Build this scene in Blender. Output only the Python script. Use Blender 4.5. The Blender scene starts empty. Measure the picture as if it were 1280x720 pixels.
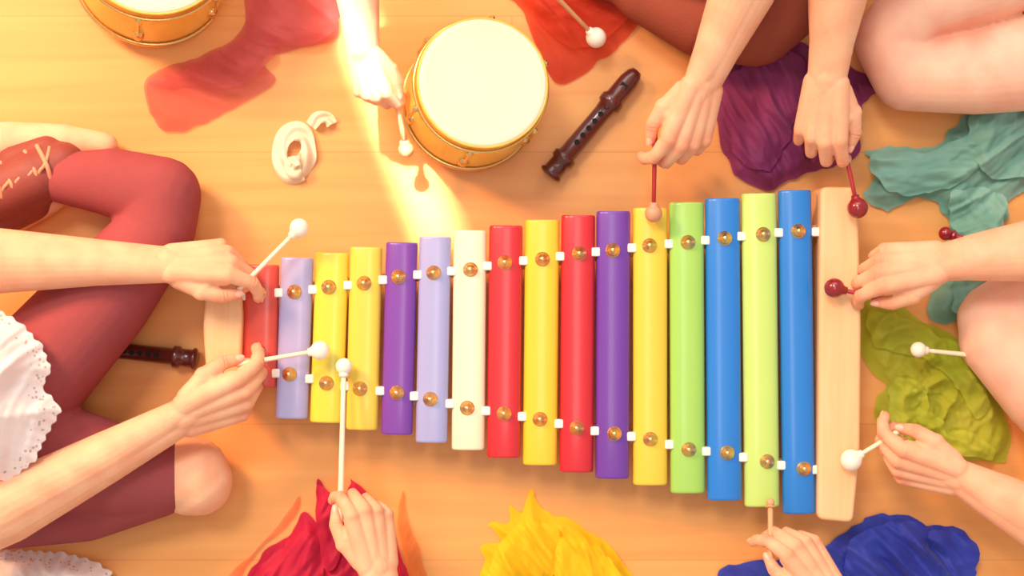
import bpy, bmesh, math, random
import numpy as np
from mathutils import Vector, Matrix, noise, geometry
random.seed(4)
H = 2.0           # camera height above the floor (m)
S = bpy.context.scene
COL = S.collection

def P(px, py, z=0.0):
    """real position (m) of a thing seen at px,py whose height above the floor is z mm"""
    z = z/1000.0
    f = (H-z)/H
    return Vector(((px-640)/1000*f, (360-py)/1000*f, z))

def lin(c):
    o = []
    for v in c[:3]:
        v = v/255.0
        o.append(v/12.92 if v <= 0.04045 else ((v+0.055)/1.055)**2.4)
    return (o[0], o[1], o[2], 1.0)

# ------------------------------------------------------------------ materials
def new_mat(name):
    m = bpy.data.materials.new(name); m.use_nodes = True
    nt = m.node_tree
    b = nt.nodes['Principled BSDF']
    return m, nt, b

def simple(name, rgb, rough=0.5, metal=0.0, var=0.06, vscale=30, bump=0.0, bscale=200, coat=0.0, sss=0.0, spec=0.5, crough=0.08):
    m, nt, b = new_mat(name)
    c = lin(rgb)
    tc = nt.nodes.new('ShaderNodeTexCoord')
    nz = nt.nodes.new('ShaderNodeTexNoise'); nz.inputs['Scale'].default_value = vscale; nz.inputs['Detail'].default_value = 3
    nt.links.new(tc.outputs['Object'], nz.inputs['Vector'])
    mx = nt.nodes.new('ShaderNodeMix'); mx.data_type = 'RGBA'
    mx.inputs[6].default_value = tuple(v*(1-var) for v in c[:3])+(1,)
    mx.inputs[7].default_value = tuple(min(1, v*(1+var)) for v in c[:3])+(1,)
    nt.links.new(nz.outputs['Fac'], mx.inputs[0])
    nt.links.new(mx.outputs[2], b.inputs['Base Color'])
    b.inputs['Roughness'].default_value = rough
    b.inputs['Metallic'].default_value = metal
    b.inputs['Coat Weight'].default_value = coat
    b.inputs['Specular IOR Level'].default_value = spec
    if coat: b.inputs['Coat Roughness'].default_value = crough
    if sss:
        b.inputs['Subsurface Weight'].default_value = sss
        b.inputs['Subsurface Scale'].default_value = 0.01
    if bump:
        n2 = nt.nodes.new('ShaderNodeTexNoise'); n2.inputs['Scale'].default_value = bscale; n2.inputs['Detail'].default_value = 4
        nt.links.new(tc.outputs['Object'], n2.inputs['Vector'])
        bp = nt.nodes.new('ShaderNodeBump'); bp.inputs['Strength'].default_value = bump; bp.inputs['Distance'].default_value = 0.001
        nt.links.new(n2.outputs['Fac'], bp.inputs['Height'])
        nt.links.new(bp.outputs['Normal'], b.inputs['Normal'])
    return m

def skin_mat(name, rgb, red):
    m, nt, b = new_mat(name)
    at = nt.nodes.new('ShaderNodeAttribute'); at.attribute_name = 'red'
    tc = nt.nodes.new('ShaderNodeTexCoord')
    nz = nt.nodes.new('ShaderNodeTexNoise'); nz.inputs['Scale'].default_value = 32; nz.inputs['Detail'].default_value = 5
    nt.links.new(tc.outputs['Object'], nz.inputs['Vector'])
    mr = nt.nodes.new('ShaderNodeMapRange'); mr.inputs['From Min'].default_value = 0.3; mr.inputs['From Max'].default_value = 0.75
    mr.inputs['To Min'].default_value = 0.0; mr.inputs['To Max'].default_value = 0.45
    nt.links.new(nz.outputs['Fac'], mr.inputs['Value'])
    ad = nt.nodes.new('ShaderNodeMath'); ad.operation = 'ADD'
    nt.links.new(mr.outputs[0], ad.inputs[0])
    nt.links.new(at.outputs['Fac'], ad.inputs[1])
    mx = nt.nodes.new('ShaderNodeMix'); mx.data_type = 'RGBA'
    mx.inputs[6].default_value = lin(rgb); mx.inputs[7].default_value = lin(red)
    nt.links.new(ad.outputs[0], mx.inputs[0])
    nt.links.new(mx.outputs[2], b.inputs['Base Color'])
    b.inputs['Roughness'].default_value = 0.58
    b.inputs['Specular IOR Level'].default_value = 0.3
    b.inputs['Subsurface Weight'].default_value = 0.4
    b.inputs['Subsurface Radius'].default_value = (1.0, 0.35, 0.2)
    b.inputs['Subsurface Scale'].default_value = 0.006
    n2 = nt.nodes.new('ShaderNodeTexVoronoi'); n2.inputs['Scale'].default_value = 450
    nt.links.new(tc.outputs['Object'], n2.inputs['Vector'])
    bp = nt.nodes.new('ShaderNodeBump'); bp.inputs['Strength'].default_value = 0.2; bp.inputs['Distance'].default_value = 0.0006
    nt.links.new(n2.outputs['Distance'], bp.inputs['Height'])
    nt.links.new(bp.outputs['Normal'], b.inputs['Normal'])
    return m

def cloth_mat(name, rgb, dark=None, sheer=0.0, trans=0.3, lace=False):
    m, nt, b = new_mat(name)
    c = lin(rgb); dk = lin(dark) if dark else tuple(v*0.75 for v in c[:3])+(1,)
    tc = nt.nodes.new('ShaderNodeTexCoord')
    nz = nt.nodes.new('ShaderNodeTexNoise'); nz.inputs['Scale'].default_value = 14; nz.inputs['Detail'].default_value = 5
    nt.links.new(tc.outputs['Object'], nz.inputs['Vector'])
    cr = nt.nodes.new('ShaderNodeValToRGB')
    cr.color_ramp.elements[0].position = 0.35; cr.color_ramp.elements[0].color = dk
    cr.color_ramp.elements[1].position = 0.6; cr.color_ramp.elements[1].color = c
    nt.links.new(nz.outputs['Fac'], cr.inputs[0])
    nt.links.new(cr.outputs[0], b.inputs['Base Color'])
    b.inputs['Roughness'].default_value = 0.6
    b.inputs['Specular IOR Level'].default_value = 0.3
    b.inputs['Sheen Weight'].default_value = 0.15
    out = nt.nodes['Material Output']
    tr = nt.nodes.new('ShaderNodeBsdfTranslucent'); nt.links.new(cr.outputs[0], tr.inputs[0])
    m1 = nt.nodes.new('ShaderNodeMixShader'); m1.inputs[0].default_value = trans
    nt.links.new(b.outputs[0], m1.inputs[1]); nt.links.new(tr.outputs[0], m1.inputs[2])
    last = m1
    if sheer > 0:
        tp = nt.nodes.new('ShaderNodeBsdfTransparent')
        tp.inputs[0].default_value = tuple(min(1, 0.75+0.25*v) for v in c[:3])+(1,)
        m2 = nt.nodes.new('ShaderNodeMixShader'); m2.inputs[0].default_value = sheer
        nt.links.new(last.outputs[0], m2.inputs[1]); nt.links.new(tp.outputs[0], m2.inputs[2]); last = m2
    if lace:
        at = nt.nodes.new('ShaderNodeAttribute'); at.attribute_name = 'hem'
        vo = nt.nodes.new('ShaderNodeTexVoronoi'); vo.inputs['Scale'].default_value = 150
        nt.links.new(tc.outputs['Object'], vo.inputs['Vector'])
        lt = nt.nodes.new('ShaderNodeMath'); lt.operation = 'LESS_THAN'; lt.inputs[1].default_value = 0.26
        nt.links.new(vo.outputs['Distance'], lt.inputs[0])
        mu = nt.nodes.new('ShaderNodeMath'); mu.operation = 'MULTIPLY'
        nt.links.new(lt.outputs[0], mu.inputs[0]); nt.links.new(at.outputs['Fac'], mu.inputs[1])
        mu2 = nt.nodes.new('ShaderNodeMath'); mu2.operation = 'MULTIPLY'; mu2.inputs[1].default_value = 0.5
        nt.links.new(mu.outputs[0], mu2.inputs[0])
        tp = nt.nodes.new('ShaderNodeBsdfTransparent')
        m2 = nt.nodes.new('ShaderNodeMixShader')
        nt.links.new(mu2.outputs[0], m2.inputs[0])
        nt.links.new(last.outputs[0], m2.inputs[1]); nt.links.new(tp.outputs[0], m2.inputs[2]); last = m2
    nt.links.new(last.outputs[0], out.inputs[0])
    return m

def wood_mat(name, a, b_, scale=(2, 30, 30), rough=0.4, planks=False, coat=0.0):
    m, nt, b = new_mat(name)
    tc = nt.nodes.new('ShaderNodeTexCoord'); mp = nt.nodes.new('ShaderNodeMapping')
    mp.inputs['Scale'].default_value = scale
    nt.links.new(tc.outputs['Object'], mp.inputs[0])
    nz = nt.nodes.new('ShaderNodeTexNoise'); nz.inputs['Scale'].default_value = 3; nz.inputs['Detail'].default_value = 8; nz.inputs['Distortion'].default_value = 0.6
    nt.links.new(mp.outputs[0], nz.inputs['Vector'])
    cr = nt.nodes.new('ShaderNodeValToRGB')
    cr.color_ramp.elements[0].position = 0.3; cr.color_ramp.elements[0].color = lin(b_)
    cr.color_ramp.elements[1].position = 0.65; cr.color_ramp.elements[1].color = lin(a)
    nt.links.new(nz.outputs['Fac'], cr.inputs[0])
    last = cr.outputs[0]
    if planks:
        br = nt.nodes.new('ShaderNodeTexBrick')
        br.inputs['Color1'].default_value = (1, 1, 1, 1); br.inputs['Color2'].default_value = (0.95, 0.93, 0.9, 1)
        br.inputs['Mortar'].default_value = (0.82, 0.72, 0.62, 1)
        br.inputs['Scale'].default_value = 1; br.inputs['Mortar Size'].default_value = 0.0006
        br.inputs['Brick Width'].default_value = 1.6; br.inputs['Row Height'].default_value = 0.17
        nt.links.new(tc.outputs['Object'], br.inputs['Vector'])
        mx = nt.nodes.new('ShaderNodeMix'); mx.data_type = 'RGBA'; mx.blend_type = 'MULTIPLY'; mx.inputs[0].default_value = 1
        nt.links.new(last, mx.inputs[6]); nt.links.new(br.outputs['Color'], mx.inputs[7]); last = mx.outputs[2]
    nt.links.new(last, b.inputs['Base Color'])
    b.inputs['Roughness'].default_value = rough
    b.inputs['Coat Weight'].default_value = coat; b.inputs['Coat Roughness'].default_value = 0.25
    return m

M = {}
M['floor'] = wood_mat('floor_wood', (238, 168, 94), (230, 154, 82), scale=(0.8, 12, 1), rough=0.42, planks=True)
M['endwood'] = wood_mat('light_beech', (244, 196, 146), (240, 186, 132), scale=(30, 3, 30), rough=0.45)
M['rail'] = wood_mat('rail_wood', (226, 170, 110), (205, 145, 85), rough=0.5)
M['skin'] = skin_mat('skin', (247, 192, 154), (228, 130, 98))
M['skinp'] = skin_mat('skin_pale', (250, 202, 174), (236, 156, 130))
M['nail'] = simple('nail', (250, 186, 164), rough=0.25, var=0.02)
M['brass'] = simple('brass', (232, 194, 130), rough=0.28, metal=1.0)
M['steel'] = simple('chrome', (232, 200, 130), rough=0.25, metal=1.0)
M['white'] = simple('white_plastic', (246, 240, 228), rough=0.35, var=0.01)
M['ballw'] = simple('cream_ball', (252, 240, 222), rough=0.4, var=0.03)
M['ballt'] = simple('tan_ball', (216, 150, 116), rough=0.5, var=0.05)
M['ballr'] = simple('maroon_ball', (140, 14, 30), rough=0.25, var=0.05, coat=0.6)
M['stickw'] = simple('pale_stick', (246, 226, 196), rough=0.45, var=0.05)
M['stickr'] = simple('red_stick', (170, 40, 50), rough=0.35, var=0.05)
M['stickb'] = simple('natural_stick', (220, 166, 118), rough=0.5, var=0.1)
M['rec'] = simple('recorder_brown', (84, 30, 26), rough=0.3, var=0.2, coat=0.5)
M['recblack'] = simple('hole_shade_black', (15, 6, 6), rough=0.8)  # near-black paint for the shade inside holes; the discs are not cut through
M['leg'] = simple('legging_knit', (154, 74, 76), rough=0.85, var=0.12, vscale=20, bump=0.5, bscale=500, spec=0.15)  # dark knit lifted, the haze over it is put into the colour
M['brown'] = simple('brown_trousers', (148, 74, 56), rough=0.9, var=0.15, vscale=18, bump=0.6, bscale=300, spec=0.15)
M['shoe'] = simple('shoe_leather', (140, 62, 52), rough=0.6, var=0.15, bump=0.3)  # leather tone raised too, haze included in the colour
M['lace'] = simple('shoe_lace', (228, 150, 116), rough=0.8)
M['sole'] = simple('shoe_sole', (232, 180, 140), rough=0.7)
M['drumskin'] = simple('drum_head_skin', (244, 224, 196), rough=0.45, var=0.06, vscale=14)
M['drumbody'] = wood_mat('drum_yellow', (248, 200, 84), (240, 184, 62), scale=(20, 20, 3), rough=0.35, coat=0.4)

# ------------------------------------------------------------------ helpers
def link(ob, parent=None):
    COL.objects.link(ob)
    if parent is not None: ob.parent = parent
    return ob

def empty(name, loc=None):
    e = bpy.data.objects.new(name, None); e.empty_display_size = 0.05
    COL.objects.link(e)
    return e

def mesh_obj(name, verts, faces, mat, parent=None, smooth=True):
    me = bpy.data.meshes.new(name)
    me.from_pydata([tuple(v) for v in verts], [], faces); me.update()
    if smooth:
        me.polygons.foreach_set('use_smooth', [True]*len(me.polygons))
    me.materials.append(mat)
    return link(bpy.data.objects.new(name, me), parent)

def frame_from(axis):
    a = axis.normalized()
    t = Vector((0, 0, 1)) if abs(a.z) < 0.9 else Vector((1, 0, 0))
    u = a.cross(t).normalized(); v = a.cross(u).normalized()
    return a, u, v

def capsule(V, F, p0, r0, p1, r1, seg=16, flat=None):
    a, u, v = frame_from(p1-p0) if (p1-p0).length > 1e-6 else (Vector((0,0,1)), Vector((1,0,0)), Vector((0,1,0)))
    rings = []
    for k in range(1, 5):
        t = math.pi/2*k/4 ; rings.append((p0 - a*r0*math.cos(t), r0*math.sin(t)))
    for k in range(0, 4):
        t = math.pi/2*k/4 ; rings.append((p1 + a*r1*math.sin(t), r1*math.cos(t)))
    base = len(V)
    V.append(p0-a*r0)
    for c, r in rings:
        for i in range(seg):
            an = 2*math.pi*i/seg
            V.append(c+u*(r*math.cos(an))+v*(r*math.sin(an)))
    V.append(p1+a*r1); last = len(V)-1
    for i in range(seg):
        j = (i+1) % seg
        F.append((base, base+1+j, base+1+i))
        for k in range(len(rings)-1):
            q = base+1+k*seg
            F.append((q+i, q+j, q+seg+j, q+seg+i))
        q = base+1+(len(rings)-1)*seg
        F.append((q+i, q+j, last))

def organic(name, V, F, mat, parent, voxel=0.0016, smooth_it=4, reds=None, grooves=None):
    """union of the body volumes -> one continuous smoothed surface"""
    me = bpy.data.meshes.new(name+'_src'); me.from_pydata([tuple(v) for v in V], [], F); me.update()
    ob = bpy.data.objects.new(name+'_src', me); COL.objects.link(ob)
    r = ob.modifiers.new('r', 'REMESH'); r.mode = 'VOXEL'; r.voxel_size = voxel
    s = ob.modifiers.new('s', 'SMOOTH'); s.factor = 0.5; s.iterations = smooth_it
    dg = bpy.context.evaluated_depsgraph_get()
    m2 = bpy.data.meshes.new_from_object(ob.evaluated_get(dg)); m2.name = name
    bpy.data.objects.remove(ob); bpy.data.meshes.remove(me)
    n = len(m2.vertices)
    co = np.zeros(n*3); m2.vertices.foreach_get('co', co); co = co.reshape(-1, 3)
    red = np.zeros(n)
    for (p, rad, amt) in (reds or []):
        d = np.linalg.norm(co-np.array(p), axis=1)
        red = np.maximum(red, amt*np.exp(-(d/rad)**2))
    for (p, ax, dn, rad) in (grooves or []):
        rel = co-np.array(p); t = rel@np.array(ax); h = rel@np.array(dn)
        d = np.linalg.norm(rel, axis=1)
        w = (d < rad*1.7)*(h > 0)*np.exp(-(t/0.0042)**2)*np.clip(h/rad, 0, 1)
        co += np.outer(-0.0007*w*np.cos(2*np.pi*t/0.0042), np.array(dn))
    m2.vertices.foreach_set('co', co.ravel())
    at = m2.attributes.new('red', 'FLOAT', 'POINT'); at.data.foreach_set('value', red)
    m2.polygons.foreach_set('use_smooth', [True]*len(m2.polygons))
    m2.materials.clear(); m2.materials.append(mat); m2.update()
    o = bpy.data.objects.new(name, m2)
    return link(o, parent)

def lathe(name, prof, mat, parent, mtx, seg=48, smooth=True):
    V = []; F = []
    for (r, z) in prof:
        for i in range(seg):
            a = 2*math.pi*i/seg
            V.append(mtx @ Vector((r*math.cos(a), r*math.sin(a), z)))
    for k in range(len(prof)-1):
        for i in range(seg):
            j = (i+1) % seg
            F.append((k*seg+i, k*seg+j, (k+1)*seg+j, (k+1)*seg+i))
    F.append(tuple(range(seg))[::-1]); F.append(tuple((len(prof)-1)*seg+i for i in range(seg)))
    return mesh_obj(name, V, F, mat, parent, smooth)

def axis_mtx(p, axis, up=None):
    a = axis.normalized()
    t = up if up is not None else (Vector((0, 0, 1)) if abs(a.z) < 0.9 else Vector((0, 1, 0)))
    x = (t - a*t.dot(a)).normalized(); y = a.cross(x)
    m = Matrix((x, y, a)).transposed().to_4x4(); m.translation = p
    return m

def tube(name, pts, rad, mat, parent, cyclic=False, res=6):
    cu = bpy.data.curves.new(name, 'CURVE'); cu.dimensions = '3D'
    cu.bevel_depth = rad; cu.bevel_resolution = 3; cu.resolution_u = res; cu.use_fill_caps = True
    sp = cu.splines.new('NURBS'); sp.points.add(len(pts)-1)
    for i, p in enumerate(pts): sp.points[i].co = (p[0], p[1], p[2], 1)
    sp.use_endpoint_u = not cyclic; sp.use_cyclic_u = cyclic; sp.order_u = 3
    cu.materials.append(mat)
    return link(bpy.data.objects.new(name, cu), parent)

def prism(name, poly, z0, z1, mat, parent, bevel=0.004, seg=3):
    bm = bmesh.new()
    vs = [bm.verts.new((p[0], p[1], z0)) for p in poly]
    f = bm.faces.new(vs)
    r = bmesh.ops.extrude_face_region(bm, geom=[f])
    for g in r['geom']:
        if isinstance(g, bmesh.types.BMVert): g.co.z = z1
    bmesh.ops.recalc_face_normals(bm, faces=bm.faces)
    me = bpy.data.meshes.new(name); bm.to_mesh(me); bm.free()
    me.materials.append(mat)
    o = link(bpy.data.objects.new(name, me), parent)
    b = o.modifiers.new('b', 'BEVEL'); b.width = bevel; b.segments = seg; b.limit_method = 'ANGLE'
    me.polygons.foreach_set('use_smooth', [True]*len(me.polygons))
    w = o.modifiers.new('w', 'WEIGHTED_NORMAL')
    return o

# ------------------------------------------------------------------ floor
mesh_obj('floor', [(-3, -3, 0), (3, -3, 0), (3, 3, 0), (-3, 3, 0)], [(0, 1, 2, 3)], M['floor'], smooth=False)

# ------------------------------------------------------------------ xylophone
xyl = empty('xylophone')
ZT = 64
bars = [ # top x0,x1,y ; bottom x0,x1,y ; screws ; colour
 (304,349,331, 302,345,484, (324,367),(320,465),(214,70,54)),  # red paler than the other red bars, haze mixed into its paint
 (351,391,322, 343,385,523, (368,365),(362,468),(166,160,204)),
 (394,436,316, 387,428,528, (411,359),(408,479),(222,206,62)),
 (437,478,309, 432,472,537, (455,354),(450,486),(232,198,72)),
 (482,522,303, 476,515,543, (498,346),(496,491),(118,60,164)),
 (525,563,296, 518,560,553, (542,341),(538,499),(160,164,214)),
 (567,608,288, 564,606,562, (588,337),(584,510),(246,230,196)),
 (612,653,282, 608,651,572, (631,328),(630,517),(202,34,46)),
 (657,699,275, 653,697,581, (678,324),(675,524),(236,196,48)),
 (702,744,269, 699,742,590, (724,317),(721,535),(200,30,44)),
 (746,788,264, 744,787,598, (766,313),(768,542),(106,54,160)),
 (792,834,260, 791,835,606, (812,307),(813,549),(236,198,62)),
 (837,880,253, 838,882,616, (860,303),(861,562),(156,206,94)),
 (882,925,248, 884,928,625, (906,298),(909,566),(30,122,212)),
 (927,971,242, 931,975,633, (954,293),(959,577),(190,220,114)),
 (973,1015,238, 979,1020,642, (998,289),(1005,586),(28,122,210)),
]
def sup(c, e): return math.copysign(abs(c)**e, c)
for i, b in enumerate(bars):
    tl, tr = P(b[0], b[2], ZT-6), P(b[1], b[2], ZT-6)
    bl, br = P(b[3], b[5], ZT-6), P(b[4], b[5], ZT-6)
    tc_, bc_ = (tl+tr)/2, (bl+br)/2
    w = ((tr-tl).length+(br-bl).length)/4
    ax = (bc_-tc_).normalized(); sd = Vector((0, 0, 1)).cross(ax).normalized()
    n = 24; rings = []
    hgt = 0.012; th = 0.003
    z0 = ZT/1000-hgt
    def ring(c, shrink):
        out = []
        for k in range(n+1):
            a = math.pi*k/n
            out.append(Vector((c.x, c.y, 0))+sd*((w-shrink)*sup(math.cos(a), 0.82))+Vector((0, 0, z0+(hgt-shrink)*sup(math.sin(a), 0.68))))
        for k in range(n, -1, -1):
            a = math.pi*k/n
            out.append(Vector((c.x, c.y, 0))+sd*((w-th)*sup(math.cos(a), 0.82))+Vector((0, 0, z0+(hgt-th)*sup(math.sin(a), 0.68))))
        return out
    L = (bc_-tc_).length
    V = []; F = []
    st = [(0, 0.0012), (0.0012, 0.0003), (0.003, 0)]+[(L*t, 0) for t in (0.25, 0.5, 0.75)]+[(L-0.003, 0), (L-0.0012, 0.0003), (L, 0.0012)]
    for (t, sh) in st: V += ring(tc_+ax*t, sh)
    m_ = 2*(n+1)
    for k in range(len(st)-1):
        for j in range(m_):
            F.append((k*m_+j, k*m_+(j+1) % m_, (k+1)*m_+(j+1) % m_, (k+1)*m_+j))
    for base in (0, (len(st)-1)*m_):
        for j in range(n):
            F.append((base+j, base+j+1, base+m_-2-j, base+m_-1-j))
    mt = simple('bar_paint_%d' % i, b[8], rough=0.36, var=0.03, coat=0.4, crough=0.16, bump=0.05, bscale=900)
    o = mesh_obj('tone_bar_%d' % (i+1), V, F, mt, xyl)
    md = o.modifiers.new('e', 'EDGE_SPLIT'); md.split_angle = math.radians(50)
    for q, s in enumerate((b[6], b[7])):
        p = P(s[0], s[1], ZT)
        mt_ = Matrix.Translation(Vector((p.x, p.y, ZT/1000-0.0012)))
        prof = [(0.0088, 0), (0.0091, 0.001), (0.0086, 0.002), (0.0072, 0.0025), (0.0069, 0.004), (0.0058, 0.0062), (0.0038, 0.0072), (0.0034, 0.0086), (0.002, 0.0096), (0.0003, 0.0098)]
        lathe('screw_%d_%d' % (i+1, q+1), prof, M['brass'], xyl, mt_, seg=24)
# spacers + rails
for q in (6, 7):
    for i in range(len(bars)+1):
        if i == 0:
            s = (bars[0][0]-2, bars[0][q][1]+3)
            if q == 7: s = (bars[0][3]-2, bars[0][q][1]-2)
        elif i == len(bars):
            s = (1020, bars[-1][q][1]+1)
        else:
            a, c = bars[i-1], bars[i]
            fr = 0.2 if q == 6 else 0.8
            xa = a[1]*(1-fr)+a[4]*fr; xc = c[0]*(1-fr)+c[3]*fr
            s = ((xa+xc)/2, (a[q][1]+c[q][1])/2)
        p = P(s[0], s[1], 57)
        hw, hh = 0.0055, 0.0054
        prism('spacer_%d_%d' % (q-5, i), [(p.x-hw, p.y-hh), (p.x+hw, p.y-hh), (p.x+hw, p.y+hh), (p.x-hw, p.y+hh)], 0.044, 0.0618, M['white'], xyl, bevel=0.002)
    a, c = bars[0][q], bars[-1][q]
    p0, p1 = P(a[0]-40, a[1]+4*(1 if q == 6 else -1.5), 45), P(c[0]+40, c[1]-3*(1 if q==6 else -2), 45)
    dv = (p1-p0).normalized(); nn = Vector((-dv.y, dv.x, 0))*0.007
    prism('rail_%d' % (q-5), [p0-nn, p1-nn, p1+nn, p0+nn], 0.022, 0.0445, M['rail'], xyl, bevel=0.002)
def rounded(pts, r=0.01, n=5):
    out = []
    N = len(pts)
    for i in range(N):
        p, a, b = pts[i], pts[i-1], pts[(i+1) % N]
        da, db = (a-p).normalized(), (b-p).normalized()
        A, B = p+da*r, p+db*r
        for k in range(n+1):
            t = k/n
            out.append(A*(1-t)**2+p*2*t*(1-t)+B*t*t)
    return out
prism('end_board_1', rounded([P(1026, 233, 70), P(1073, 234, 70), P(1077, 400, 70), P(1076, 560, 70), P(1067, 654, 70), P(1022, 650, 70)], 0.009), 0, 0.070, M['endwood'], xyl, 0.005)
prism('end_board_2', rounded([P(257, 341, 70), P(300, 340, 70), P(303, 400, 70), P(300, 484, 70), P(258, 478, 70), P(253, 410, 70)], 0.009), 0, 0.070, M['endwood'], xyl, 0.005)

# ------------------------------------------------------------------ drums
def drum(center_bot, tilt_axis_top, R, Rb, h):
    d = empty('bongo_drum')
    ax = (tilt_axis_top-center_bot)
    m = axis_mtx(center_bot, ax, Vector((1, 0, 0)))
    h = ax.length
    lathe('shell', [(Rb-0.002, 0), (Rb, 0.003), (Rb+0.003, h*0.25), (R+0.0035, h*0.6), (R-0.001, h*0.92), (R-0.002, h-0.004)], M['drumbody'], d, m, 64)
    lathe('head', [(R-0.001, h-0.006), (R+0.001, h-0.002), (R-0.002, h+0.0005), (R*0.9, h-0.0005), (R*0.5, h-0.0004), (0.001, h)], M['drumskin'], d, m, 64)
    def hoop(name, r, z, t, mt):
        pr = [(r+t*math.cos(a), z+t*1.3*math.sin(a)) for a in [2*math.pi*k/12 for k in range(13)]]
        V = []; F = []; sg = 64
        for (rr, zz) in pr[:-1]:
            for i in range(sg):
                a = 2*math.pi*i/sg; V.append(m @ Vector((rr*math.cos(a), rr*math.sin(a), zz)))
        for k in range(12):
            for i in range(sg):
                j = (i+1) % sg; k2 = (k+1) % 12
                F.append((k*sg+i, k*sg+j, k2*sg+j, k2*sg+i))
        mesh_obj(name, V, F, mt, d)
    hoop('top_hoop', R+0.0008, h-0.003, 0.0018, M['drumbody'])
    hoop('counter_hoop', R+0.004, h-0.018, 0.0022, M['steel'])
    hoop('bottom_hoop', Rb+0.003, 0.008, 0.003, M['steel'])
    for k in range(6):
        a = 2*math.pi*(k+0.35)/6
        def q(r, z): return m @ Vector((r*math.cos(a), r*math.sin(a), z))
        tube('tension_rod_%d' % k, [q(R+0.007, h-0.016), q(R+0.010, h*0.5), q(R+0.008, h*0.3)], 0.0018, M['steel'], d)
        mm = axis_mtx(q(R+0.007, h-0.022), ax)
        lathe('lug_nut_%d' % k, [(0.004, -0.004), (0.004, 0.004), (0.002, 0.006)], M['steel'], d, mm, 8, False)
        mm = axis_mtx(q(R+0.005, h*0.34), ax)
        lathe('lug_%d' % k, [(0.004, -0.01), (0.007, -0.006), (0.007, 0.008), (0.004, 0.012)], M['steel'], d, mm, 12)
    return d
drum(P(586, 130, 4), P(604, 103, 130), 0.0755, 0.080, 0.13)
drum(P(190, -34, 1), P(192, -76, 130), 0.088, 0.091, 0.13)

# ------------------------------------------------------------------ recorders
def recorder(p0, p1, r=0.0125, holes=7, up=Vector((0, 0, 1))):
    """p0 = foot end, p1 = mouthpiece end"""
    e = empty('recorder')
    L = (p1-p0).length; m = axis_mtx(p0, p1-p0, up)
    k = r
    prof = [(k*0.75, 0), (k*1.15, 0.002), (k*1.2, L*0.03), (k*1.0, L*0.045), (k*0.95, L*0.13), (k*1.2, L*0.15), (k*1.22, L*0.19), (k*0.9, L*0.205),
            (k*0.86, L*0.6), (k*0.95, L*0.66), (k*1.22, L*0.68), (k*1.24, L*0.73), (k*1.0, L*0.75), (k*0.98, L*0.9), (k*0.8, L*0.97), (k*0.55, L)]
    lathe('body', prof, M['rec'], e, m, 32)
    for i in range(holes):
        z = L*(0.25+0.40*i/(holes-1)) if i > 0 else L*0.11
        mm = m @ Matrix.Translation((k*0.86, 0, z)) @ Matrix.Rotation(math.pi/2, 4, 'Y')
        lathe('finger_hole_disc_%d' % i, [(0.0032, -0.001), (0.0034, 0.0006), (0.0022, 0.0009), (0.0018, 0.0004)], M['recblack'], e, mm, 16)
    # window (labium): black wedge, the opening's shade put into colour
    mm = m @ Matrix.Translation((k*0.97, 0, L*0.84))
    V = [mm @ Vector(v) for v in [(-0.003, -0.005, -0.012), (-0.003, 0.005, -0.012), (0.0008, 0.005, 0.004), (0.0008, -0.005, 0.004), (-0.003, -0.005, 0.005), (-0.003, 0.005, 0.005), (0.0008, 0.005, 0.0045), (0.0008, -0.005, 0.0045)]]
    mesh_obj('window', V, [(0, 1, 2, 3), (3, 2, 6, 7), (7, 6, 5, 4), (0, 3, 7, 4), (1, 5, 6, 2), (0, 4, 5, 1)], M['recblack'], e, False)
    return e
recorder(P(686, 220, 16), P(796, 89, 16))
recorder(P(247, 449, 14), P(92, 432, 14), r=0.0115)

# ------------------------------------------------------------------ cloths
def smooth_outline(pts, sub=10, jag=0.0, seed=0, jw=60):
    out = []; N = len(pts)
    for i in range(N):
        p0, p1, p2, p3 = [Vector(pts[(i+k-1) % N]) for k in range(4)]
        for k in range(sub):
            t = k/sub
            out.append(0.5*((2*p1)+(-p0+p2)*t+(2*p0-5*p1+4*p2-p3)*t*t+(-p0+3*p1-3*p2+p3)*t**3))
    if jag:
        o2 = []
        for i, p in enumerate(out):
            nn = Vector((noise.noise(Vector((p.x*jw, p.y*jw, seed))), noise.noise(Vector((p.x*jw, p.y*jw, seed+9))), ))
            o2.append(p+nn*jag)
        out = o2
    return out

def inside(poly, X, Y):
    c = np.zeros(X.shape, bool); n = len(poly); j = n-1
    for i in range(n):
        xi, yi = poly[i]; xj, yj = poly[j]
        k = ((yi > Y) != (yj > Y)) & (X < (xj-xi)*(Y-yi)/(yj-yi+1e-12)+xi)
        c ^= k; j = i
    return c

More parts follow.
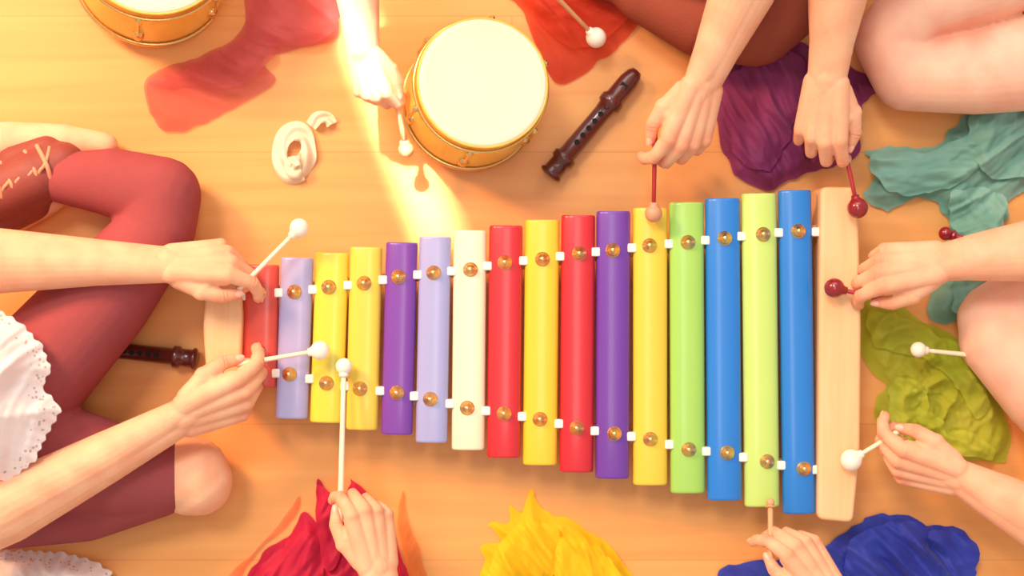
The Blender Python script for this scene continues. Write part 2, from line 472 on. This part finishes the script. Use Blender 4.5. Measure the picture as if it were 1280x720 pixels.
def fold_field(cx, cy, dirn, wl, seed, warp=1.0, radial=None, swirl=False):
    def f(x, y):
        dx, dy = x-cx, y-cy
        wx = noise.noise(Vector((x*6, y*6, seed)))*0.035*warp + noise.noise(Vector((x*16, y*16, seed+3)))*0.010*warp
        wy = noise.noise(Vector((x*6, y*6, seed+20)))*0.035*warp
        dx += wx; dy += wy
        if radial is not None:
            rr = math.hypot(dx, dy); an = math.atan2(dy, dx)
            if swirl: A = Vector((rr/wl, math.cos(an)*0.9, math.sin(an)*0.9))
            else: A = Vector((math.cos(an)*radial, math.sin(an)*radial, rr/(wl*6)))
        else:
            th = math.radians(dirn)+0.6*warp*noise.noise(Vector((x*4, y*4, seed+40)))
            A = Vector(((dx*math.cos(th)+dy*math.sin(th))/wl, (-dx*math.sin(th)+dy*math.cos(th))/(wl*4.5), seed*1.7))
        r1 = 1-min(1, abs(noise.noise(A))*2.3)
        B = A*2.05+Vector((3.1, 7.7, 1.3))
        r2 = 1-min(1, abs(noise.noise(B))*2.3)
        C = A*4.3+Vector((9.1, 2.7, 4.3))
        r3 = 1-min(1, abs(noise.noise(C))*2.3)
        lump = 0.5+0.9*noise.noise(Vector((x*10, y*10, seed+5)))
        return (0.55*r1**1.4+0.27*r2**1.3+0.12*r3)*(0.6+0.6*lump)+0.25*lump
    return f

def sheet(name, poly2, mat, parent, field, height, base=0.002, edge=0.02, step=0.0027, zfun=None, hem=0.0, lift=0.15):
    pa = np.array([[p.x, p.y] for p in poly2])
    dense = []
    for i in range(len(pa)):
        a, b = pa[i], pa[(i+1) % len(pa)]
        m_ = max(1, int(np.linalg.norm(b-a)/0.003))
        for k in range(m_): dense.append(a+(b-a)*k/m_)
    dense = np.array(dense)
    xs = np.arange(pa[:, 0].min(), pa[:, 0].max(), step); ys = np.arange(pa[:, 1].min(), pa[:, 1].max(), step)
    X, Y = np.meshgrid(xs, ys); X[1::2] += step/2
    X = X.ravel(); Y = Y.ravel()
    ok = inside([tuple(p) for p in dense], X, Y); X = X[ok]; Y = Y[ok]
    D = np.full(len(X), 9.0)
    for k in range(0, len(X), 4000):
        D[k:k+4000] = np.sqrt(((np.stack([X[k:k+4000], Y[k:k+4000]], 1)[:, None, :]-dense[None])**2).sum(2)).min(1)
    ok = D > step*0.7; X = X[ok]; Y = Y[ok]; D = D[ok]
    nb = len(dense)
    pts = [Vector((float(p[0]), float(p[1]))) for p in dense]+[Vector((float(a), float(b))) for a, b in zip(X, Y)]
    dist = [0.0]*nb+[float(d) for d in D]
    res = geometry.delaunay_2d_cdt(pts, [], [list(range(nb))], 1, 1e-7)
    vv, ff, orig = res[0], res[2], res[3]
    V = []; hemv = []
    for i, v in enumerate(vv):
        d = dist[orig[i][0]] if orig[i] else 0.0
        x, y = v.x, v.y
        t = min(1, d/edge); env = t*t*(3-2*t)
        hh = field(x, y)
        z = base+height*hh*(lift+(1-lift)*env)
        if zfun: z += zfun(x, y, d)
        V.append((x, y, max(0.0012, z)))
        hemv.append(1.0 if 0.0025 < d < hem else 0.0)
    o = mesh_obj(name, V, [tuple(f) for f in ff], mat, parent)
    at = o.data.attributes.new('hem', 'FLOAT', 'POINT'); at.data.foreach_set('value', hemv)
    return o

def cloth(name, outline_px, mat, parent=None, dirn=0, wl=0.03, height=0.02, seed=0, base=0.002, warp=1.0, center=None, radial=None, edge=0.02,
          jag=0.006, zfun=None, hem=0.0, sub=10, swirl=False, zref=0, flaps=(), lift=0.15):
    """crumpled scarf: one sheet plus folded-over layers lying on it"""
    root = parent if parent is not None else empty(name)
    raw = [P(x, y, zref).to_2d() for x, y in outline_px]
    poly = smooth_outline(raw, sub=sub, jag=jag, seed=seed)
    cx = sum(p.x for p in raw)/len(raw); cy = sum(p.y for p in raw)/len(raw)
    if center: c = P(center[0], center[1], 0); cx, cy = c.x, c.y
    f = fold_field(cx, cy, dirn, wl, seed, warp, radial, swirl)
    sheet('sheet' if parent is None else name, poly, mat, root, f, height, base, edge, zfun=zfun, hem=hem, lift=lift)
    for k, (fl, fd) in enumerate(flaps):
        pr = smooth_outline([P(x, y, 0).to_2d() for x, y in fl], sub=8, jag=jag, seed=seed+50+k)
        g = fold_field(cx+0.01*k, cy, fd, wl*0.9, seed+60+k, warp)
        sheet('fold_%d' % (k+1), pr, mat, root, g, height*0.5, 0.002+0.004*(k+1), 0.012, zfun=lambda x, y, d: f(x, y)*height*0.95, lift=0.25)
    return root

pinkm = cloth_mat('pink_chiffon', (228, 122, 122), (216, 104, 112), sheer=0.52, trans=0.4)
cloth('pink_sheer_scarf', [(182,104),(205,86),(262,66),(306,32),(312,-40),(430,-35),(424,20),(418,50),(370,62),(330,75),(345,100),(320,120),(265,150),(215,166),(190,145)],
      pinkm, dirn=60, wl=0.055, height=0.014, seed=3, jag=0.003,
      flaps=[([(188,106),(250,80),(330,40),(345,70),(300,110),(240,110)], 20), ([(318,0),(360,-30),(426,-20),(415,46),(350,60),(312,50)], 100)])
cloth('red_sheer_scarf', [(575,-30),(780,-30),(800,20),(772,60),(745,80),(715,103),(690,100),(676,70),(660,30),(640,0)],
      cloth_mat('red_chiffon', (234, 90, 54), (218, 68, 44), sheer=0.3, trans=0.4), dirn=30, wl=0.035, height=0.012, seed=5, jag=0.003,
      flaps=[([(650,-20),(760,-20),(785,20),(740,60),(695,50)], 80)])
cloth('purple_scarf', [(905,85),(940,60),(985,55),(1030,60),(1075,90),(1100,110),(1072,135),(1075,175),(1058,205),(1010,215),(990,225),(960,236),(925,225),(905,195),(897,150),(893,110)],
      cloth_mat('purple_cotton', (158, 62, 116), (134, 46, 100), trans=0.25), dirn=20, wl=0.042, height=0.028, seed=8,
      flaps=[([(905,100),(960,70),(1000,80),(990,150),(960,215),(920,200),(905,150)], 15), ([(1000,120),(1060,110),(1072,160),(1050,196),(1000,200)], 70)])
cloth('teal_scarf', [(1080,192),(1100,183),(1165,185),(1200,150),(1240,120),(1290,85),(1340,100),(1340,222),(1280,240),(1262,250),(1256,275),(1245,310),(1232,350),(1224,385),(1197,404),(1165,396),(1162,360),(1180,320),(1186,290),(1175,262),(1150,246),(1105,264),(1080,244),(1094,215)],
      cloth_mat('teal_cotton', (148, 196, 180), (124, 180, 164), trans=0.3), dirn=115, wl=0.042, height=0.03, seed=11,
      flaps=[([(1085,195),(1160,190),(1210,170),(1230,200),(1180,235),(1120,246),(1095,228)], 80), ([(1205,150),(1290,100),(1330,120),(1320,205),(1260,225),(1215,210)], 150), ([(1180,245),(1245,245),(1235,310),(1215,385),(1180,385),(1190,310)], 10)])
cloth('green_scarf', [(1077,376),(1120,380),(1150,400),(1205,430),(1235,480),(1262,540),(1255,578),(1225,575),(1190,572),(1150,560),(1108,550),(1092,510),(1105,480),(1078,450),(1074,410)],
      cloth_mat('green_silk', (208, 216, 74), (190, 204, 52), trans=0.45, sheer=0.08), radial=1.0, center=(1150,480), swirl=True, wl=0.042, height=0.024, seed=14,
      flaps=[([(1082,388),(1150,408),(1200,440),(1232,500),(1215,520),(1180,470),(1130,440),(1085,430)], 35), ([(1110,480),(1140,470),(1165,520),(1230,550),(1225,570),(1150,552),(1110,540)], 60)])
cloth('blue_scarf', [(893,730),(905,708),(945,700),(1000,695),(1050,668),(1085,645),(1130,643),(1155,655),(1200,660),(1217,680),(1212,740),(1180,760),(900,760)],
      cloth_mat('blue_cotton', (58, 74, 188), (38, 52, 160), trans=0.25), dirn=60, wl=0.042, height=0.032, seed=17,
      flaps=[([(1060,670),(1120,648),(1160,662),(1150,720),(1080,740),(1050,710)], 30), ([(1140,670),(1205,668),(1210,730),(1150,750)], 80)])
cloth('yellow_scarf', [(598,730),(606,700),(600,682),(626,676),(611,654),(638,652),(636,630),(652,640),(662,612),(674,632),(690,643),(712,648),(732,662),(752,672),(768,690),(782,708),(790,760),(600,760)],
      cloth_mat('yellow_silk', (252, 224, 40), (244, 206, 22), trans=0.45), dirn=25, wl=0.034, height=0.022, seed=21, jag=0.003, warp=0.6,
      flaps=[([(612,705),(640,660),(670,650),(700,665),(690,720),(620,750)], 40), ([(700,670),(745,680),(775,715),(770,750),(700,750)], 10)])
cloth('magenta_scarf', [(300,760),(310,720),(332,690),(362,668),(380,640),(402,652),(396,600),(412,618),(428,630),(438,606),(440,600),(470,625),(488,660),(500,690),(506,760)],
      cloth_mat('magenta_silk', (216, 40, 78), (192, 24, 70), trans=0.4), dirn=-25, wl=0.04, height=0.026, seed=25, jag=0.003, warp=0.6,
      flaps=[([(318,720),(355,680),(385,660),(405,690),(395,750),(320,755)], -35), ([(398,606),(430,640),(425,700),(405,700)], -10)])
cloth('peach_sheer_scarf', [(262,760),(290,715),(318,690),(345,660),(375,620),(366,650),(335,678),(306,712),(292,760)],
      cloth_mat('peach_chiffon', (246, 150, 104), (240, 130, 80), sheer=0.45), dirn=40, wl=0.02, height=0.014, seed=28, jag=0.002)
cloth('orange_sheer_scarf', [(512,760),(505,700),(498,650),(503,612),(510,650),(522,680),(534,720),(545,760)],
      cloth_mat('orange_chiffon', (246, 160, 90), (240, 140, 60), sheer=0.45), dirn=0, wl=0.016, height=0.014, seed=29, jag=0.002)

# ------------------------------------------------------------------ ribbon (cream loop)
def ribbon(name, pts, width, mat, parent=None):
    e = parent
    V = []; F = []
    P_ = []
    N = len(pts)
    for i in range(N-1):
        p0 = Vector(pts[max(0, i-1)]); p1 = Vector(pts[i]); p2 = Vector(pts[i+1]); p3 = Vector(pts[min(N-1, i+2)])
        for k in range(8):
            t = k/8
            P_.append(0.5*((2*p1)+(-p0+p2)*t+(2*p0-5*p1+4*p2-p3)*t*t+(-p0+3*p1-3*p2+p3)*t**3))
    P_.append(Vector(pts[-1]))
    for i, p in enumerate(P_):
        a = (P_[min(i+1, len(P_)-1)]-P_[max(i-1, 0)]).normalized()
        side = a.cross(Vector((0, 0, 1))).normalized()
        lean = Vector((0, 0, 0.4))+side*(0.9+0.12*math.sin(i*0.25))
        wd = width*(0.9+0.35*noise.noise(Vector((i*0.1, 2, 1))))
        for k in range(7):
            t = k/6-0.5
            V.append(p+lean*(t*wd)+Vector((0, 0, 0.004*math.cos(t*9+i*0.25)+wd*0.3)))
    for i in range(len(P_)-1):
        for k in range(6):
            F.append((i*7+k, i*7+k+1, (i+1)*7+k+1, (i+1)*7+k))
    o = mesh_obj(name, V, F, mat, e)
    s = o.modifiers.new('s', 'SOLIDIFY'); s.thickness = 0.0012; s.offset = 0
    o.modifiers.new('u', 'SUBSURF').levels = 1
    return o
rb = cloth_mat('white_ribbon_cloth', (255, 246, 224), (252, 236, 204), trans=0.3)
ribbon('white_crumpled_ribbon', [P(378,214,6), P(362,218,0), P(351,200,2), P(354,176,0), P(368,164,2), P(383,172,0), P(386,192,4), P(378,210,2), P(368,212,8), P(366,196,8)], 0.028, rb)
ribbon('white_crumpled_ribbon', [P(389,158,0), P(398,148,3), P(410,148,0), P(416,156,2)], 0.020, rb)

# ------------------------------------------------------------------ mallets
def mallet(head, tail, hr, sm, hm, sr=0.0029):
    e = empty('mallet')
    ax = (tail-head).normalized(); L = (tail-head).length
    m = axis_mtx(head, ax)
    lathe('stick', [(sr*0.9, 0), (sr*0.9, L*0.3), (sr, L*0.7), (sr*1.15, L-0.004), (sr*0.7, L)], sm, e, m, 16)
    pr = [(hr*0.02, -hr)]+[(hr*math.sin(a), -hr*math.cos(a)) for a in [math.pi*k/16 for k in range(1, 14)]]+[(sr*1.8, hr*0.98), (sr*1.6, hr*1.25), (sr, hr*1.3)]
    lathe('ball', pr, hm, e, m, 28)
    return e

# ------------------------------------------------------------------ hands and arms
def arm(parent, label, wrist, aim, chain, side='R', roll=25, L=0.138, curls=None, spread=None, thumb=None, mat=None, wr=0.020, wrist_bend=0):
    d = (aim-wrist).normalized(); up = Vector((0, 0, 1))
    s = up.cross(d).normalized()
    if side == 'L': s = -s
    n = d.cross(s) if side == 'R' else s.cross(d)
    n.normalize()
    if n.z < 0: n = -n
    r = math.radians(roll)
    s2 = s*math.cos(r)+n*math.sin(r); n2 = n*math.cos(r)-s*math.sin(r)
    s, n = s2, n2
    def W(a, b, c): return wrist+d*(a*L)+s*(b*L)+n*(c*L)
    V = []; F = []; reds = []; gro = []
    curls = curls or [(42, 52, 25), (58, 62, 28), (64, 66, 32), (66, 66, 34)]
    spread = spread or (6, 1, -5, -11)
    mcp = [(0.50, 0.170, 0.0), (0.525, 0.055, 0.018), (0.50, -0.060, 0.010), (0.45, -0.165, -0.012)]
    lens = [(0.225, 0.135, 0.105), (0.245, 0.155, 0.11), (0.23, 0.14, 0.105), (0.18, 0.10, 0.09)]
    rad = [(0.066, 0.055, 0.048, 0.040), (0.067, 0.056, 0.049, 0.041), (0.063, 0.053, 0.046, 0.039), (0.057, 0.047, 0.041, 0.035)]
    NV = []; NF = []
    def nail(p, ax, dn, rr):
        b0 = len(NV); sd = ax.cross(dn).normalized(); sg = 14
        for k, (q, h) in enumerate([(1.0, 0.0), (0.85, 0.0006), (0.5, 0.0011), (0.02, 0.0013)]):
            for i in range(sg):
                a = 2*math.pi*i/sg
                x = math.cos(a)*rr*1.0*q; y = math.sin(a)*rr*0.72*q
                NV.append(p+ax*x+sd*y+dn*(h-(y*y)/(rr*2.0)))
        for k in range(3):
            for i in range(sg):
                j = (i+1) % sg
                NF.append((b0+k*sg+i, b0+k*sg+j, b0+(k+1)*sg+j, b0+(k+1)*sg+i))
        NF.append(tuple(b0+3*sg+i for i in range(sg)))
    for f in range(4):
        p = W(*mcp[f]); rr = [q*L for q in rad[f]]
        sp = math.radians(spread[f])
        dd = d*math.cos(sp)+s*math.sin(sp)
        # metacarpal
        capsule(V, F, W(0.04, mcp[f][1]*0.62, -0.02), 0.092*L, p-n*(0.012*L), rr[0]*1.08)
        capsule(V, F, W(0.10, mcp[f][1]*0.6, -0.075), 0.085*L, p-n*(0.05*L)-dd*(0.03*L), rr[0]*1.0)
        reds.append((p+n*rr[0], 0.075*L, 0.28)); 
        c = 0
        for k in range(3):
            c += curls[f][k]; cr = math.radians(c)
            dr = dd*math.cos(cr)-n*math.sin(cr); dn = n*math.cos(cr)+dd*math.sin(cr)
            q = p+dr*(lens[f][k]*L)
            capsule(V, F, p, rr[k], q if k < 2 else q-dr*rr[3]*0.6, rr[k+1])
            mid = (p+q)/2-dn*(rr[k]*0.16)
            capsule(V, F, mid-dr*rr[k]*0.5, rr[k]*0.96, mid+dr*rr[k]*0.5, rr[k+1]*0.98)
            if k < 2:
                gro.append((q, dr, dn, rr[k+1])); reds.append((q+dn*rr[k+1]*0.8, 0.05*L, 0.4))
            else:
                reds.append((q, 0.065*L, 0.65))
                nail(q-dr*(rr[3]*0.45)+dn*(rr[3]*0.93), dr, dn, rr[3]*0.92)
            p = q
    # thumb
    th = thumb or [(0.10, 0.12, -0.07), (0.285, 0.235, -0.125), (0.44, 0.262, -0.17), (0.565, 0.225, -0.195)]
    tr = (0.098, 0.072, 0.060, 0.046)
    tp = [W(*t) for t in th]
    for k in range(3):
        capsule(V, F, tp[k], tr[k]*L, tp[k+1], tr[k+1]*L)
    capsule(V, F, W(0.14, 0.05, -0.09), 0.09*L, tp[1]-d*0.02*L, 0.075*L)      # thenar
    capsule(V, F, W(0.34, 0.13, -0.05), 0.07*L, tp[1], 0.066*L)                # web
    capsule(V, F, W(0.10, -0.10, -0.07), 0.085*L, W(0.34, -0.13, -0.07), 0.08*L) # hypothenar
    tdir = (tp[3]-tp[2]).normalized()
    tdn = (s*0.75+n*0.65); tdn = (tdn-tdir*tdn.dot(tdir)).normalized()
    nail(tp[3]-tdir*0.004*L+tdn*tr[3]*L*0.95, tdir, tdn, tr[3]*L*0.95)
    reds.append((tp[3], 0.07*L, 0.6)); reds.append((tp[2]+tdn*tr[2]*L, 0.06*L, 0.35)); gro.append((tp[2], tdir, tdn, tr[2]*L))
    # wrist to shoulder
    pts = [(W(0.0, 0, -0.03), wr)]+chain
    for k in range(len(pts)-1):
        (a, ra), (b, rb_) = pts[k], pts[k+1]
        sA = s*(ra*0.36) if k == 0 else s*(ra*0.14)
        sB = s*(rb_*0.14)
        for sg in (-1, 1):
            capsule(V, F, a+sA*sg, ra*(0.80 if k == 0 else 0.92), b+sB*sg, rb_*0.92, seg=24)
    capsule(V, F, W(0.0, 0, -0.03), wr*0.9, W(0.16, 0, -0.04), 0.1*L)
    organic('arm_'+label, V, F, mat or M['skin'], parent, 0.0014, 3, reds, gro)
    mesh_obj('nails_'+label, NV, NF, M['nail'], parent)
    return W

def grip(W, head, back=0.02, g=(0.585, 0.195, -0.165)):
    G = W(*g)
    return G+(G-head).normalized()*back

def body(name, chain, mat, parent, voxel=0.003, it=8, extra=None, reds=None):
    V = []; F = []
    for ch in [chain]+(extra or []):
        for k in range(len(ch)-1):
            capsule(V, F, ch[k][0], ch[k][1], ch[k+1][0], ch[k+1][1], seg=28)
    return organic(name, V, F, mat, parent, voxel, it, reds)

# --- child on the left
c1 = empty('child')
W = arm(c1, 'a', P(208, 328, 118), P(330, 320, 100), [(P(120, 328, 125), 0.027), (P(0, 326, 140), 0.037), (P(-70, 330, 150), 0.038), (P(-150, 400, 260), 0.044)], 'L', roll=38,
        curls=[(30, 42, 22), (50, 58, 26), (60, 66, 30), (66, 66, 34)], L=0.142)
hd = P(374, 285, 92); mallet(hd, grip(W, hd, 0.008), 0.0115, M['stickw'], M['ballw'])
W = arm(c1, 'b', P(228, 524, 118), P(345, 482, 96), [(P(140, 568, 122), 0.029), (P(10, 636, 135), 0.039), (P(-60, 665, 150), 0.040), (P(-160, 600, 270), 0.046)], 'R', roll=34,
        curls=[(30, 42, 22), (46, 56, 26), (56, 62, 30), (62, 64, 34)], L=0.150)
hd = P(400, 438, 76+10); mallet(hd, grip(W, hd, 0.01), 0.0115, M['stickw'], M['ballw'])
body('leggings', [(P(70, 222, 45), 0.030), (P(140, 228, 52), 0.042), (P(203, 244, 56), 0.047), (P(196, 290, 58), 0.046), (P(130, 370, 66), 0.060), (P(40, 470, 74), 0.068), (P(-60, 520, 82), 0.075)],
     M['leg'], c1, extra=[[(P(-60, 540, 82), 0.075), (P(40, 560, 70), 0.064), (P(150, 590, 60), 0.056), (P(200, 592, 52), 0.050)],
                          [(P(196, 600, 50), 0.046), (P(110, 640, 38), 0.036), (P(0, 655, 34), 0.032)]])
body('knee', [(P(190, 590, 50), 0.045), (P(240, 592, 48), 0.0455), (P(248, 602, 46), 0.042), (P(236, 606, 44), 0.038)], M['skin'], c1)
body('bare_ankle', [(P(132, 182, 26), 0.016), (P(80, 176, 28), 0.021), (P(10, 178, 30), 0.026), (P(-60, 190, 32), 0.03)], M['skin'], c1)
# shoe
sh = empty('lace_shoe')
body('upper', [(P(78, 205, 46), 0.028), (P(45, 222, 48), 0.036), (P(5, 240, 44), 0.036), (P(-40, 262, 36), 0.032)], M['shoe'], sh,
     extra=[[(P(60, 190, 40), 0.022), (P(20, 205, 42), 0.024)], [(P(40, 250, 30), 0.026), (P(-10, 275, 28), 0.026)]])
body('sole', [(P(92, 225, 24), 0.018), (P(60, 250, 20), 0.019), (P(15, 276, 18), 0.018), (P(-30, 295, 18), 0.018)], M['sole'], sh)
for k in range(5):
    x = 58-k*15; y = 208+k*7
    tube('lace_%d' % k, [P(x-12, y-26, 62), P(x-2, y-8, 80), P(x+4, y+8, 80), P(x+8, y+26, 64)], 0.0028, M['lace'], sh)
    tube('lace_cross_%d' % k, [P(x+4, y-24, 64), P(x, y-2, 82), P(x-12, y+8, 81), P(x-8, y+26, 64)], 0.0022, M['lace'], sh)
lace_m = cloth_mat('white_cotton_lace', (250, 240, 238), (244, 228, 226), trans=0.15, lace=True)
def dome(x, y, d): return 0.158+min(0.045, d*0.8)
def scal(pts, amp=5, n=6):
    out = []
    for i in range(len(pts)-1):
        a, b = Vector(pts[i]), Vector(pts[i+1]); t = (b-a); nn = Vector((t.y, -t.x)).normalized()
        m_ = max(2, int(t.length/6))
        for k in range(m_):
            u = k/m_
            out.append(tuple(a+t*u+nn*(amp*abs(math.sin(math.pi*(k+i)/2)))))
    return out
hem_l = scal([(-10, 383), (25, 402), (52, 432), (64, 462), (52, 484), (68, 500), (75, 515), (58, 545), (42, 578), (12, 602), (-20, 606)], -3)
cloth('blouse', [(-110, 600), (-130, 480), (-110, 385)]+hem_l, lace_m, c1, dirn=-20, wl=0.035, height=0.02, seed=31, zfun=dome, hem=0.015, sub=3, jag=0.0, edge=0.03, base=0.0, zref=165)
hem2 = scal([(-30, 690), (20, 686), (80, 690), (120, 700), (140, 716), (140, 740)], -3)
cloth('skirt_hem', [(140, 780), (-60, 780)]+hem2, lace_m, c1, dirn=60, wl=0.035, height=0.02, seed=33, hem=0.012, sub=3, jag=0.0, zfun=lambda x, y, d: 0.01+min(0.04, d), zref=15)

# --- child at the top (arm with mallet by the drum)
c2 = empty('child')
W = arm(c2, 'a', P(452, 62, 120), P(472, 150, 96), [(P(449, 10, 130), 0.023), (P(440, -60, 150), 0.03), (P(440, -150, 260), 0.04)], 'R', roll=25, L=0.110, wr=0.0175)
hd = P(508, 187, 60); mallet(hd, grip(W, hd), 0.0095, M['stickb'], M['stickb'], 0.0036)

# --- loose mallet at top centre
mallet(P(745, 47, 40), P(676, -24, 110), 0.0125, M['stickb'], M['ballw'])

# --- child in brown trousers
c3 = empty('child')
body('trousers', [(P(770, -40, 40), 0.034), (P(810, -10, 45), 0.040), (P(880, 25, 50), 0.047), (P(945, 30, 52), 0.052), (P(990, -20, 70), 0.06), (P(1000, -90, 90), 0.08)], M['brown'], c3,
     extra=[[(P(740, -60, 40), 0.05), (P(800, -40, 45), 0.05), (P(880, -40, 60), 0.06), (P(990, -60, 60), 0.07)]])
W = arm(c3, 'a', P(880, 105, 122), P(850, 208, 100), [(P(897, 60, 128), 0.026), (P(928, -10, 142), 0.036), (P(960, -80, 160), 0.039), (P(980, -170, 280), 0.045)], 'L', roll=25,
        L=0.144, spread=(9, 2, -7, -16), curls=[(30, 42, 20), (40, 48, 22), (46, 52, 25), (50, 54, 28)])
hd = P(817, 267, 80); mallet(hd, grip(W, hd), 0.0105, M['stickr'], M['ballt'])

# --- child with bare legs
c4 = empty('child')
body('bent_leg', [(P(1340, -66, 64), 0.05), (P(1240, -26, 64), 0.050), (P(1150, 4, 60), 0.046), (P(1108, 50, 52), 0.040), (P(1135, 94, 48), 0.044), (P(1220, 90, 50), 0.052), (P(1330, 72, 56), 0.062)], M['skinp'], c4, it=2,
     reds=[(P(1085, 60, 60), 0.04, 0.35), (P(1180, 48, 80), 0.02, 0.6), (P(1220, 42, 85), 0.02, 0.6)])
W = arm(c4, 'a', P(1033, 98, 122), P(1020, 205, 98), [(P(1040, 50, 128), 0.025), (P(1048, -15, 142), 0.034), (P(1060, -90, 160), 0.038), (P(1090, -180, 280), 0.044)], 'R', roll=20,
        L=0.142, spread=(9, 1, -8, -16), curls=[(34, 48, 20), (44, 52, 25), (50, 56, 28), (52, 58, 28)])
hd = P(1072, 260, 88); mallet(hd, grip(W, hd), 0.0125, M['stickr'], M['ballr'])

# --- child on the right
c5 = empty('child')
W = arm(c5, 'a', P(1178, 326, 118), P(1062, 338, 98), [(P(1215, 322, 124), 0.026), (P(1300, 312, 140), 0.036), (P(1370, 310, 160), 0.04), (P(1430, 400, 270), 0.046)], 'R', roll=24,
        L=0.142, curls=[(32, 46, 22), (44, 54, 26), (54, 60, 30), (60, 64, 34)])
hd = P(1043, 360, 88); mallet(hd, grip(W, hd), 0.012, M['stickr'], M['ballr'])
W = arm(c5, 'b', P(1200, 600, 116), P(1090, 572, 96), [(P(1240, 618, 124), 0.027), (P(1310, 655, 140), 0.037), (P(1370, 690, 160), 0.04), (P(1450, 600, 270), 0.046)], 'L', roll=42,
        L=0.142, curls=[(32, 46, 22), (48, 56, 26), (56, 60, 30), (60, 64, 34)])
hd = P(1064, 575, 84); mallet(hd, grip(W, hd, 0.004), 0.013, M['stickw'], M['ballw'])
body('bent_leg', [(P(1380, 330, 60), 0.05), (P(1300, 365, 50), 0.045), (P(1240, 398, 48), 0.042), (P(1248, 425, 50), 0.048), (P(1310, 480, 58), 0.062), (P(1390, 540, 70), 0.08)], M['skinp'], c5)
mallet(P(1148, 437, 60), P(1225, 445, 56), 0.0095, M['stickw'], M['ballw'])
mallet(P(1182, 292, 56), P(1300, 330, 62), 0.0085, M['stickr'], M['ballr'], 0.0045)

# --- child at the bottom
c6 = empty('child')
W = arm(c6, 'a', P(474, 712, 116), P(456, 600, 112), [(P(478, 770, 122), 0.026), (P(490, 840, 140), 0.036), (P(500, 920, 240), 0.04)], 'R', roll=30, L=0.136,
        curls=[(40, 50, 25), (54, 60, 28), (62, 64, 32), (66, 66, 34)])
hd = P(430, 458, 82); mallet(hd, grip(W, hd), 0.010, M['stickw'], M['ballw'], 0.0034)
# --- child at the bottom right
c7 = empty('child')
W = arm(c7, 'a', P(1040, 742, 112), P(985, 658, 104), [(P(1062, 780, 122), 0.026), (P(1100, 850, 140), 0.036), (P(1130, 930, 240), 0.04)], 'R', roll=32, L=0.134,
        curls=[(30, 42, 22), (42, 52, 26), (54, 60, 30), (60, 64, 34)])
hd = P(963, 628, 82); mallet(hd, grip(W, hd), 0.005, M['stickb'], M['stickb'], 0.0036)

# ------------------------------------------------------------------ light
w = bpy.data.worlds.new('World'); S.world = w; w.use_nodes = True
w.node_tree.nodes['Background'].inputs[0].default_value = (1.0, 0.90, 0.82, 1)
w.node_tree.nodes['Background'].inputs[1].default_value = 0.62
def aim_at(o, t): o.rotation_euler = (Vector(t)-o.location).to_track_quat('-Z', 'Y').to_euler()
def light(name, kind, loc, tgt, energy, col, **kw):
    l = bpy.data.lights.new(name, kind); l.energy = energy; l.color = col
    for k, v in kw.items(): setattr(l, k, v)
    o = bpy.data.objects.new(name, l); o.location = loc; COL.objects.link(o); aim_at(o, tgt); return o
light('sun', 'SUN', (-1.0, 1.6, 3.0), (0, 0, 0), 1.3, (1, 0.92, 0.82), angle=math.radians(14))
light('window_light', 'AREA', (0.1, 2.2, 1.8), (0.0, 0.1, 0), 22, (1, 0.94, 0.88), shape='RECTANGLE', size=2.2, size_y=1.0)
light('overhead_softbox', 'AREA', (0.1, 0.1, 2.9), (0.1, 0.1, 0), 11, (1, 0.95, 0.88), shape='RECTANGLE', size=0.5, size_y=1.6)  # unseen softbox, added to put highlight streaks along the bars
light('haze_glow_spot', 'SPOT', (-1.6, 1.3, 1.5), (-0.58, 0.2, 0), 300, (1, 0.52, 0.26), spot_size=math.radians(60), spot_blend=1.0, shadow_soft_size=0.25)  # added warm spot in place of the hazy glow over this corner
light('sun_beam', 'AREA', (-0.44, 0.95, 1.2), (-0.145, 0.20, 0), 0.26, (1, 0.93, 0.8), shape='RECTANGLE', size=0.05, size_y=0.26, spread=math.radians(2))

# ------------------------------------------------------------------ camera
cam = bpy.data.cameras.new('camera'); co = bpy.data.objects.new('camera', cam); COL.objects.link(co)
co.location = (0, 0, H); co.rotation_euler = (0, 0, 0)
cam.sensor_width = 36; cam.lens = 36*H/1.28
cam.dof.use_dof = True; cam.dof.focus_distance = 1.92; cam.dof.aperture_fstop = 1.6
S.camera = co
S.view_settings.view_transform = 'Standard'
S.view_settings.look = 'None'
